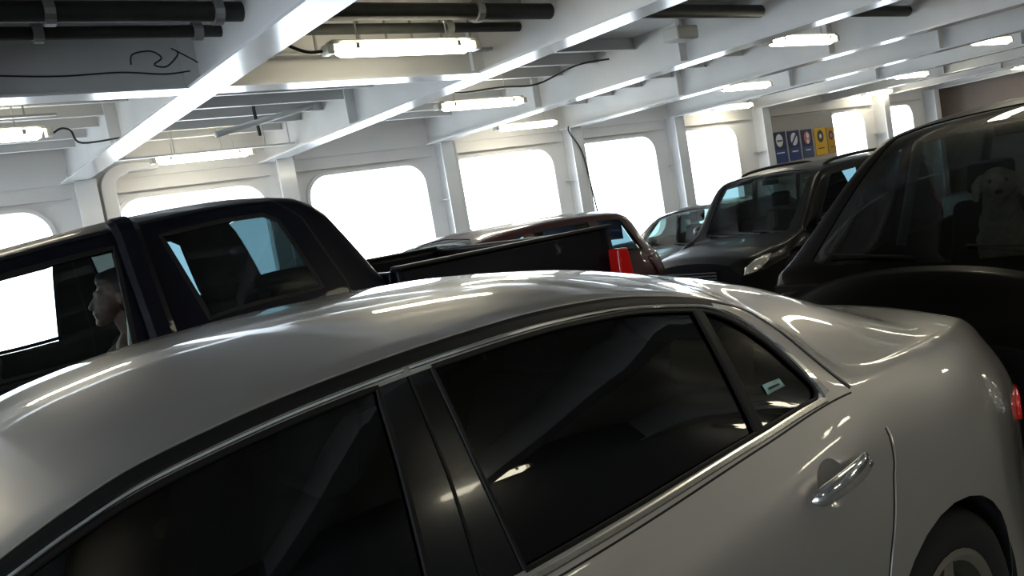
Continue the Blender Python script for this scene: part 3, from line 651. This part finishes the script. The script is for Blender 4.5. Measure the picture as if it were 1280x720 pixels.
b=MB().tube([(3.3,9.6,3.02),(5.0,10.4,3.42)],.035,10).build('pipe',M['white'],None,smooth=True); tag(b,'pale slanting pipe under the deckhead above the pickup cab','pipe')
tr=MB()
for xx in (-.1,.2,.45,.7,1.0,1.3): tr.tube([(xx,8.5,3.16),(xx,8.5,3.45)],.008,6)
tr.box((-.6,8.47,3.15),(1.55,8.53,3.17)); tag(tr.build('cable_tray',M['steel'],None),'narrow steel cable tray with hangers over the left edge lamp','tray')
tr=MB(); tr.box((2.6,11.2,3.04),(4.9,11.3,3.06))
for xx in (2.7,3.3,3.9,4.5,4.85): tr.tube([(xx,11.25,3.05),(xx,11.25,3.45)],.008,6)
tag(tr.build('cable_tray',M['lampb'],None),'grey cable tray over the lamp behind the pickup cab','tray')
tr=MB(); tr.box((2.45,6.3,3.1),(4.8,6.38,3.12))
for xx in (2.7,3.1,3.5,3.75,4.0,4.3,4.6): tr.tube([(xx,6.34,3.11),(xx,6.34,3.45)],.012,6)
tag(tr.build('cable_tray',M['steel'],None),'steel cable tray between the dark pipes and the nearest lamp','tray')
for i,(x,y) in enumerate(((7.2,6.2),(8.6,7.4))):
    o=MB().box((x-.16,y-.12,3.10),(x+.16,y+.12,3.24)).build('junction_box',M['lampb'],None,bevel=.02); MB().tube([(x,y,3.24),(x,y,3.45)],.02,8).build('stem',M['lampb'],o)
    tag(o,['white square junction box beyond the second beam above the lamps','white square junction box between the third and fourth beams'][i],'box')
# ================================================================ coloured notice panels
bk=MB().box((16.74,WY-.16,1.2),(19.42,WY-.12,2.72)).build('wall_panel',M['greyp'],None); tag(bk,'grey backing panel on the hull side behind the blue and yellow notices','panel')
sx=[(16.90,17.42,'blue'),(17.50,17.95,'blue'),(18.03,18.46,'blue2'),(18.55,19.02,'yellow'),(19.07,19.40,'yellow2')]
labs=['dark blue notice with round white emblem, leftmost of the panels','dark blue notice with white slashed emblem, second of the panels','slate blue notice with pinkish emblem beside the yellow ones','bright yellow notice with dark round emblem beside the slate blue one','ochre yellow notice with dark emblem at the right end by the window']
for i,(a,b_,m) in enumerate(sx):
    y=WY-.18; z0,z1=1.66+.01*i,2.36-.012*i+.02; cx=(a+b_)/2
    o=MB().box((a,y,z0),(b_,y+.015,z1)).build('notice_panel',M[m],None,bevel=.003); tag(o,labs[i],'sign','notices on the hull side')
    ez=z1-.20; r=.13 if i<4 else .1
    def disc(rx,rz,mm,dy,nm,cx=cx,cz=ez,par=o):
        return MB().lathe([(.0005,0),(1,0)],(0,0,0),'y',24).build(nm,M[mm],par) if False else MB().add([(cx+rx*math.cos(t*math.pi/12),y-dy,cz+rz*math.sin(t*math.pi/12)) for t in range(24)],[tuple(range(24))]).build(nm,M[mm],par,recalc=False)
    up=MB().box((a+.02,y-.002,ez-.20),(b_-.02,y-.0005,z1-.02)).build('panel_head',M['pnavy' if i<3 else m],o)
    disc(r,r*1.15,['pwhite','pwhite','pred','pdark','pdark'][i],.004,'emblem')
    if i==0: MB().box((cx-.10,y-.008,ez-.025),(cx+.10,y-.005,ez+.01)).build('emblem_bar',M['pnavy'],o)
    if i==1: MB().prism([(cx-.13,ez-.10),(cx-.09,ez-.13),(cx+.13,ez+.10),(cx+.09,ez+.13)],'y',y-.008,y-.005).build('emblem_bar',M['pnavy'],o)
    if i==2: disc(.055,.065,'pwhite',.007,'emblem_mark',cx+.02,ez+.05); disc(.05,.055,'pwhite',.007,'emblem_mark',cx+.01,ez-.09)
    if i==3: disc(.05,.055,'pwhite',.007,'emblem_mark')
    if i==4: disc(.05,.06,'pred',.007,'emblem_mark')
    MB().box((a+.10,y-.004,ez-.30),(b_-.12,y-.001,ez-.275)).build('caption_line',M['pwhite' if i<3 else 'pdark'],o)
# ================================================================ vehicles
make_sedan()
exec_pickup=True
# ---- pickup
PC=4.56
PR=dict(rock=([(-2.7,.72),(-2.4,.86),(-2.0,.93),(1.92,.93)],[(-2.7,.5),(-2.2,.42),(1.92,.42)]),
 wide=([(-2.7,.8),(-2.62,.9),(-2.4,.98),(-2.0,1.0),(1.92,1.0)],[(-2.7,.8),(-2,.85),(1.92,.85)]),
 belt=([(-2.7,.7),(-2.6,.82),(-2.3,.9),(-1.2,.93),(-.9,.93),(1.7,.93),(1.92,.91)],[(-2.7,1.0),(-2.55,1.12),(-2.0,1.2),(-1.0,1.20),(-.3,1.255),(.5,1.26),(.86,1.285),(1.05,1.345),(1.2,1.37),(1.5,1.385),(1.92,1.41)]),
 rail=([(-2.7,.6),(-2.5,.75),(-1.3,.84),(-1.0,.86),(-.1,.76),(.5,.75),(1.5,.75),(1.75,.79),(1.92,.84)],[(-2.7,1.05),(-2.5,1.17),(-1.5,1.27),(-1.0,1.33),(-.55,1.50),(-.1,1.68),(.3,1.775),(.65,1.825),(1.0,1.86),(1.3,1.88),(1.58,1.875),(1.70,1.82),(1.80,1.68),(1.87,1.55),(1.92,1.45)]),
 ctr=[(-2.7,1.1),(-2.5,1.22),(-1.5,1.33),(-1.15,1.36),(-1.0,1.40),(-.3,1.68),(-.05,1.77),(.3,1.835),(.65,1.885),(1.0,1.925),(1.4,1.945),(1.60,1.925),(1.72,1.86),(1.82,1.70),(1.92,1.48)])
def make_pickup():
    S=Surf(PC,PR,bow=.01); R=empty('pickup_truck'); tag(R,'dark navy crew cab pickup truck with a driver at the open front window','pickup truck')
    fw_=[(-.62,.43),(.77,.43),(.80,.62),(.0,.62),(-.3,.6)]; rw=[(1.08,.43),(1.60,.43),(1.50,.60),(1.44,.618),(.985,.618)]
    fd=[(-.75,.03),(-.78,.4),(-.5,.58),(-.2,.655),(.875,.655),(.93,.43),(.93,.03)]; rd=[(.94,.03),(.94,.43),(.885,.655),(1.50,.655),(1.60,.60),(1.72,.43),(1.72,.03)]
    ws=[(-1.0,.76),(-.9,.70),(-.22,.70),(-.12,.8),(-.1,1.0),(-.12,1.2),(-.22,1.3),(-.9,1.3),(-1.0,1.24),(-1.03,1.0)]
    bw=[(1.71,.78),(1.71,1.22),(1.895,1.27),(1.895,.73)]
    nm=dict(body=('cab_body',M['navy'],0),fd=('front_door',M['navy'],.0),rd=('rear_door',M['navy'],0),fw=('front_window',M['clear'],-.012),rw=('rear_side_window',M['mid'],-.006),ws=('windshield',M['clear2'],-.004),bw=('back_window',M['dmid'],-.004))
    ar=archpoly(S,-1.9,.42,.45)
    shell(S,[('fd',fd),('rd',rd),('fw',fw_),('rw',rw),('ws',ws),('bw',bw),(None,ar)],.06,R,nm)
    endcap(S,S.x1,'cab_back',M['navy'],R,0); endcap(S,S.x0,'front_fascia',M['navy'],R)
    for m in (0,1):
        f=(lambda P:[(x,2-s) for x,s in P]) if m else (lambda P:P); sd=1 if m else -1
        strip(S,f(rw),.022,.004,'window_rubber',M['rubber'],R,closed=True,off=-.003,step=.05)
        strip(S,f(fw_),.022,.004,'window_rubber',M['rubber'],R,closed=True,off=-.003,step=.05)
        strip(S,f([(.94,.03),(.94,.43),(.885,.655)]),.008,.001,'seam',M['rubber'],R)
        if not m: strip(S,[(.885,.05),(.885,.42),(.868,.55),(.858,.665),(.858,.69)],.105,.035,'door_rear_edge',M['navy'],R)
        strip(S,f([(1.72,.03),(1.72,.43),(1.61,.60),(1.50,.655),(.2,.655),(-.2,.655)]),.008,.001,'seam',M['rubber'],R)
        strip(S,f([(.8,.44),(.0,.44),(-.6,.44)]),.02,.008,'belt_moulding',M['rubber'],R)
        for X in (.70,1.58): 
            s=.335; MB().tube([S.P(X,2-s if m else s,0),S.P(X-.01,2-s if m else s,.04),S.P(X-.2,2-s if m else s,.04),S.P(X-.21,2-s if m else s,0)],.015,8).build('door_handle',M['navy'],R,smooth=True)
        y=PC+sd*1.12; mm=MB().box((-.62,y-.13,1.36),(-.50,y+.13,1.62)).build('door_mirror',M['black'],R,bevel=.04); MB().tube([(-.56,y,1.42),(-.56,PC+sd*.92,1.36)],.03).build('mirror_arm',M['rubber'],mm)
        arch_liner(-1.9,PC+sd*.95,.42,.44,R,sd); wheel((-1.9,PC+sd*.87,.41),.40,R,sd,M['alloy'],6); wheel((2.62,PC+sd*.87,.41),.40,R,sd,M['alloy'],6)
        # bed side with fender flare
        yo=PC+sd*.99; yi=PC+sd*.90; n=26; outer=[]
        xs=[1.955+(3.36-1.955)*i/n for i in range(n+1)]; zs=[.5,.62,.74,.86,.98,1.10,1.22,1.32,1.40,1.445]
        V=[];F=[];cx,cz,ra=2.62,.42,.47
        def yy(x,z):
            d=math.hypot(x-cx,z-cz); fl=.05*math.exp(-((d-.50)/.10)**2) if z>.45 else 0
            return yo+sd*(fl-.03*((z-.95)/.5)**2-(.05*max(0,(x-3.25)/.17)**2))
        cols=[]
        for x in xs:
            col=[]
            h=ra*ra-(x-cx)**2; zlo=cz+math.sqrt(h) if h>0 else .5
            zlo=max(.5,zlo)
            for j in range(12):
                z=zlo+(1.445-zlo)*j/11; col.append((x,yy(x,z),z))
            col+= [(x,yo-sd*.03,1.462),(x,yi+sd*.0,1.462),(x,yi,1.43),(x,yi,.62)]
            cols.append(col)
        W=len(cols[0]); F=[(i*W+j,i*W+j+1,(i+1)*W+j+1,(i+1)*W+j) for i in range(n) for j in range(W-1)]
        F+=[tuple(range(W)),tuple(n*W+j for j in range(W-1,-1,-1))]
        b=MB().add([v for c_ in cols for v in c_],F).build('bed_side',M['navy'],R,smooth=False)
        b.data.polygons.foreach_set('use_smooth',[len(p.vertices)==4 for p in b.data.polygons])
        MB().box((1.96,PC+sd*.945-.05,1.458),(3.34,PC+sd*.945+.05,1.478)).build('rail_cap',M['rubber'],b,bevel=.008)
        arch_liner(2.62,PC+sd*.97,.42,.46,R,sd)
        tl=MB().prism([(3.27,1.08),(3.36,1.06),(3.375,1.2),(3.36,1.335),(3.28,1.34)],'y',PC+sd*1.0-.075,PC+sd*1.0+.012*1).build('tail_light',M['red'],R,bevel=.012); tl['label']='red tail light at the rear corner of the bed'
        fl=MB(); 
    MB().box((1.93,PC-.9,.60),(3.4,PC+.9,.66)).build('bed_floor',M['rubber'],R)
    MB().box((1.93,PC-.93,.6),(1.98,PC+.93,1.455)).build('bed_front_wall',M['navy'],R,bevel=.01)
    tg=MB().box((3.325,PC-.90,.62),(3.385,PC+.90,1.455)).build('tailgate',M['navy'],R,bevel=.02); MB().box((3.385,PC-.12,1.2),(3.40,PC+.12,1.28)).build('tailgate_handle',M['chrome'],tg,bevel=.008)
    MB().box((3.36,PC-.98,.5),(3.50,PC+.98,.66)).build('rear_bumper',M['chrome'],R,bevel=.03)
    MB().box((-2.5,PC-.5,.4),(3.35,PC+.5,.52)).build('chassis',M['trim'],R)
    MB().box((-1.3,PC-.9,.5),(1.85,PC+.9,.58)).build('floor_pan',M['trim'],R)
    MB().prism([(-1.1,.6),(-1.1,1.3),(-.62,1.33),(-.42,1.16),(-.42,.6)],'y',PC-.86,PC+.86).build('dashboard',M['trim'],R,bevel=.02)
    for y in (PC-.40,PC+.40): seat(.80,y,.92,R,.42,.50,'front_seat')
    for y in (PC-.42,PC+.42): seat(1.50,y,.86,R,.36,.60,'rear_seat')
    vs=[(.26+.08*math.sin(a),PC-.40+.19*math.cos(a),1.22+.17*math.sin(a)) for a in [k*math.pi/12 for k in range(25)]]
    sw=MB().tube(vs,.016,8,False).build('steering_wheel',M['trim'],R,smooth=True); MB().tube([(.26,PC-.4,1.22),(-.35,PC-.4,1.08)],.03,8).build('steering_column',M['trim'],sw)
    sb=MB().tube([(.83,PC-.80,1.72),(.80,PC-.79,1.5),(.77,PC-.76,1.25),(.74,PC-.72,.95)],.012,6).build('seat_belt',M['lampb'],R,smooth=True)
    MB().box((.70,PC-.70,1.795),(1.0,PC+.70,1.815)).build('headliner_bow',M['trim'],R)
    return R
make_pickup()
# ---- dark people carrier right behind the sedan
van,VS=make_car('black people carrier right behind the silver sedan with a pale dog behind its windshield',3.34,2.02,4.6,.96,1.80,1.08,.50,1.52,3.9,4.58,1.05,1.04,1.06,.26,.86,'vanp',
   [(.80,1.62,1.66,1.45),(1.74,2.75,2.75,1.78),(2.87,3.95,3.8,2.87)],'people_carrier',sidetint='mid',wsh='vglass',ax=(.95,3.75),step=.06,cat='van',seats=(1.75,2.75))
for o in [c for c in van.children if c.name.startswith('door_mirror') and c.data.vertices[0].co.y>2.5]:
    for c in list(o.children): bpy.data.objects.remove(c)
    bpy.data.objects.remove(o)
MB().tube([(4.80,2.72,1.06),(4.86,2.66,1.35),(4.93,2.60,1.64)],.028,8).build('window_post',M['postgrey'],van,smooth=True)
s2,S2=make_car('black SUV with roof rails, partly hidden by the black people carrier',7.5,6.78,4.3,.90,1.61,.83,.98,1.68,3.9,4.28,.95,.86,.9,.13,.68,'black',
   [(1.25,2.3,2.3,1.75),(2.4,3.3,3.3,2.4),(3.4,4.0,3.85,3.4)],'suv',sidetint='mid',wsh='clear2',ax=(.8,3.4),seats=(2.1,3.1),wz=.6,sill=.2)
for sd in (-1,1):
    rr=MB().tube(catmull([(9.4,6.78+sd*.62,1.56),(9.6,6.78+sd*.62,1.60),(10.1,6.78+sd*.62,1.625),(10.8,6.78+sd*.62,1.62),(11.1,6.78+sd*.62,1.57)],4),.02,8).build('roof_rail',M['rubber'],s2,smooth=True)
red,S3=make_car('maroon hatchback seen over the bed of the pickup truck',2.3,6.62,3.82,.90,1.54,.85,1.05,1.85,3.4,3.8,.98,.98,1.03,.22,.72,'maroon',
   [(1.35,2.2,2.2,1.95),(2.3,2.95,2.95,2.3),(3.05,3.5,3.35,3.05)],'hatchback',sidetint='mid',tail='maroon',ax=(.75,3.25),seats=(2.0,2.9))
shd=MB().box((5.72,6.0,1.20),(5.74,7.2,1.40)).build('window_glow_plate',M['bluew'],red)  # blue plate added inside to imitate the blue glow in the window
dk,S4=make_car('small charcoal car between the maroon hatchback and the black SUV',8.25,8.75,3.9,.84,1.26,.70,.95,1.60,3.05,3.6,.9,.74,.78,.18,.60,'grey',
   [(1.2,2.0,2.0,1.62),(2.1,2.9,2.8,2.1)],'compact_car',sidetint='clear2',ax=(.75,3.1),wr=.29,seats=(1.9,),wz=.52,sill=.18)
# ================================================================ driver
def blob(name,m,parts,root,vox,sm=4,eye=None):
    mb=MB()
    for p0,r0,p1,r1 in parts:
        p0,p1=Vector(p0),Vector(p1); L=(p1-p0).length; k=max(1,int(L/(min(r0,r1)*.45)))
        for i in range(k+1):
            t=i/k; mb.sphere(p0.lerp(p1,t),r0+(r1-r0)*t,8)
    me=bpy.data.meshes.new(name); me.from_pydata(mb.v,[],mb.f); me.materials.append(m); o=bpy.data.objects.new(name,me); link(o,root)
    r=o.modifiers.new('r','REMESH'); r.mode='VOXEL'; r.voxel_size=vox; r.use_smooth_shade=True
    s=o.modifiers.new('s','SMOOTH'); s.iterations=sm; s.factor=.5
    return o
def make_driver():
    R=empty('person'); tag(R,'person with dark pulled-back hair sitting at the wheel of the pickup truck','person')
    x,y,z=.83,4.14,1.560   # head centre
    P=[]; a=P.append
    a(((x+.015,y,z+.035),.082,(x+.03,y,z+.03),.086)); a(((x-.02,y,z-.01),.070,(x-.03,y,z-.03),.062))
    a(((x-.045,y,z-.05),.048,(x-.055,y,z-.072),.036)); a(((x-.082,y,z+.008),.010,(x-.101,y,z-.024),.0135))   # jaw, nose
    a(((x-.086,y-.012,z-.052),.0125,(x-.086,y+.012,z-.052),.0125)); a(((x-.082,y-.010,z-.068),.0125,(x-.082,y+.010,z-.068),.0125)); a(((x-.076,y-.008,z-.094),.020,(x-.076,y+.008,z-.094),.020))     # lips
    for s in (-1,1):
        a(((x-.052,y+s*.030,z-.022),.032,(x-.04,y+s*.042,z-.03),.030)); a(((x-.064,y+s*.026,z+.032),.016,(x-.060,y+s*.036,z+.03),.015))
        a(((x+.015,y+s*.078,z+.01),.016,(x+.01,y+s*.078,z-.02),.010))
    a(((x+.02,y,z-.07),.050,(x+.055,y,z-.17),.055))
    a(((x+.06,y-.14,z-.22),.058,(x+.06,y+.14,z-.22),.058)); a(((x+.06,y,z-.24),.10,(x+.05,y,z-.42),.115)); a(((x+.05,y-.07,z-.28),.09,(x+.05,y+.07,z-.28),.09)); a(((x+.05,y,z-.42),.115,(x+.06,y,z-.56),.13))
    for s in (-1,1):
        sh=(x+.05,y+s*.175,z-.235); el=(x-.18,y+s*.22,z-.40); wr=(x-.43,y+s*.15,z-.30)
        a((sh,.052,el,.038)); a((el,.037,wr,.025)); hd=(x-.50,y+s*.145,z-.275); a((wr,.024,hd,.028))
        for f in range(4):
            b0=(hd[0]-.01,hd[1]+s*(-.02+.013*f),hd[2]+.02-.012*f); b1=(b0[0]-.035-.004*(1.5-abs(f-1.5)),b0[1]-s*.01,b0[2]+.004); b2=(b1[0]-.012,b1[1]-s*.028,b1[2]-.004)
            a((b0,.0095,b1,.009)); a((b1,.009,b2,.0075))
        a(((hd[0]+.015,hd[1]-s*.02,hd[2]+.015),.011,(hd[0]-.02,hd[1]-s*.05,hd[2]+.03),.009))
        hp=(x+.03,y+s*.09,z-.62); kn=(x-.42,y+s*.13,z-.55); an=(x-.75,y+s*.12,z-.90)
        a((hp,.095,kn,.06)); a((kn,.055,an,.035)); a((an,.038,(an[0]-.16,an[1],an[2]-.04),.03))
    body=blob('body',M['skin'],P,R,.006,3)
    H=[((x+.045,y,z+.045),.096,(x+.06,y,z+.0),.090),((x+.01,y,z+.075),.060,(x-.025,y,z+.085),.042),((x+.115,y,z-.0),.045,(x+.125,y,z-.03),.035)]
    blob('hair',M['hair'],H,R,.009,4)
    T=[((x+.06,y-.09,z-.26),.082,(x+.06,y+.09,z-.26),.082),((x+.06,y,z-.30),.118,(x+.055,y,z-.45),.130),((x+.055,y,z-.45),.13,(x+.06,y,z-.58),.142)]
    blob('top',M['shirt'],T,R,.010,4)
    for s in (-1,1):
        hp=(x+.03,y+s*.09,z-.63); kn=(x-.40,y+s*.13,z-.55); an=(x-.72,y+s*.12,z-.86); blob('trouser_leg',M['shirt'],[(hp,.105,kn,.072),(kn,.07,an,.05)],R,.012,3)
        MB().sphere((x-.066,y+s*.031,z+.012),.011,8).build('eye',M['eye'],R,smooth=True)
    return R
make_driver()
# ================================================================ dog on the front seat of the people carrier
def make_dog():
    R=empty('dog'); tag(R,'pale yellow dog with drooping ears looking out through the windshield of the black people carrier','dog')
    c=Vector((4.80,2.14,1.345)); f=Vector((-c.x,-c.y,.0)).normalized(); r=Vector((f.y,-f.x,0)); u=Vector((0,0,1))
    q=lambda a,b,d:tuple(c+f*a+r*b+u*d)
    P=[(q(0,0,.01),.088,q(.03,0,.02),.078),(q(.05,0,-.01),.062,q(.10,0,-.025),.050),(q(.10,0,-.025),.048,q(.165,0,-.035),.037),
       (q(.07,0,-.05),.040,q(.14,0,-.062),.026)]
    for s in (-1,1):
        P+=[(q(.055,s*.035,.035),.026,q(.04,s*.05,.03),.03),(q(-.01,s*.078,.045),.022,q(.01,s*.105,.01),.024),(q(.01,s*.105,.01),.024,q(.02,s*.112,-.06),.018),(q(.145,s*.018,-.045),.024,q(.10,s*.025,-.045),.026)]
    P+=[(q(-.04,0,-.04),.082,q(-.16,0,-.20),.10),(q(-.16,0,-.22),.12,q(-.22,0,-.42),.135),(q(-.22,0,-.42),.135,q(-.42,0,-.55),.13)]
    for s in (-1,1):
        P+=[(q(-.14,s*.08,-.30),.06,q(-.10,s*.085,-.52),.038),(q(-.10,s*.085,-.52),.036,q(-.08,s*.085,-.68),.028),(q(-.08,s*.085,-.69),.032,q(-.03,s*.085,-.70),.028)]
        P+=[(q(-.42,s*.10,-.56),.09,q(-.26,s*.15,-.60),.06),(q(-.26,s*.15,-.60),.05,q(-.38,s*.15,-.68),.035),(q(-.38,s*.15,-.69),.03,q(-.20,s*.15,-.70),.028)]
    P+=[(q(-.52,0,-.62),.03,q(-.66,.12,-.66),.018)]
    blob('body',M['fur'],P,R,.008,4)
    MB().sphere(q(.200,0,-.022),.019,8,(1,1.2,.8)).build('nose',M['nose'],R,smooth=True)
    for s in (-1,1): MB().sphere(q(.092,s*.036,.030),.011,8).build('eye',M['eye'],R,smooth=True)
    col=[q(-.10+.02*math.cos(t),.098*math.cos(t*1.0),-.11+.098*math.sin(t)) for t in [k*math.pi/10 for k in range(21)]]
    return R
make_dog()
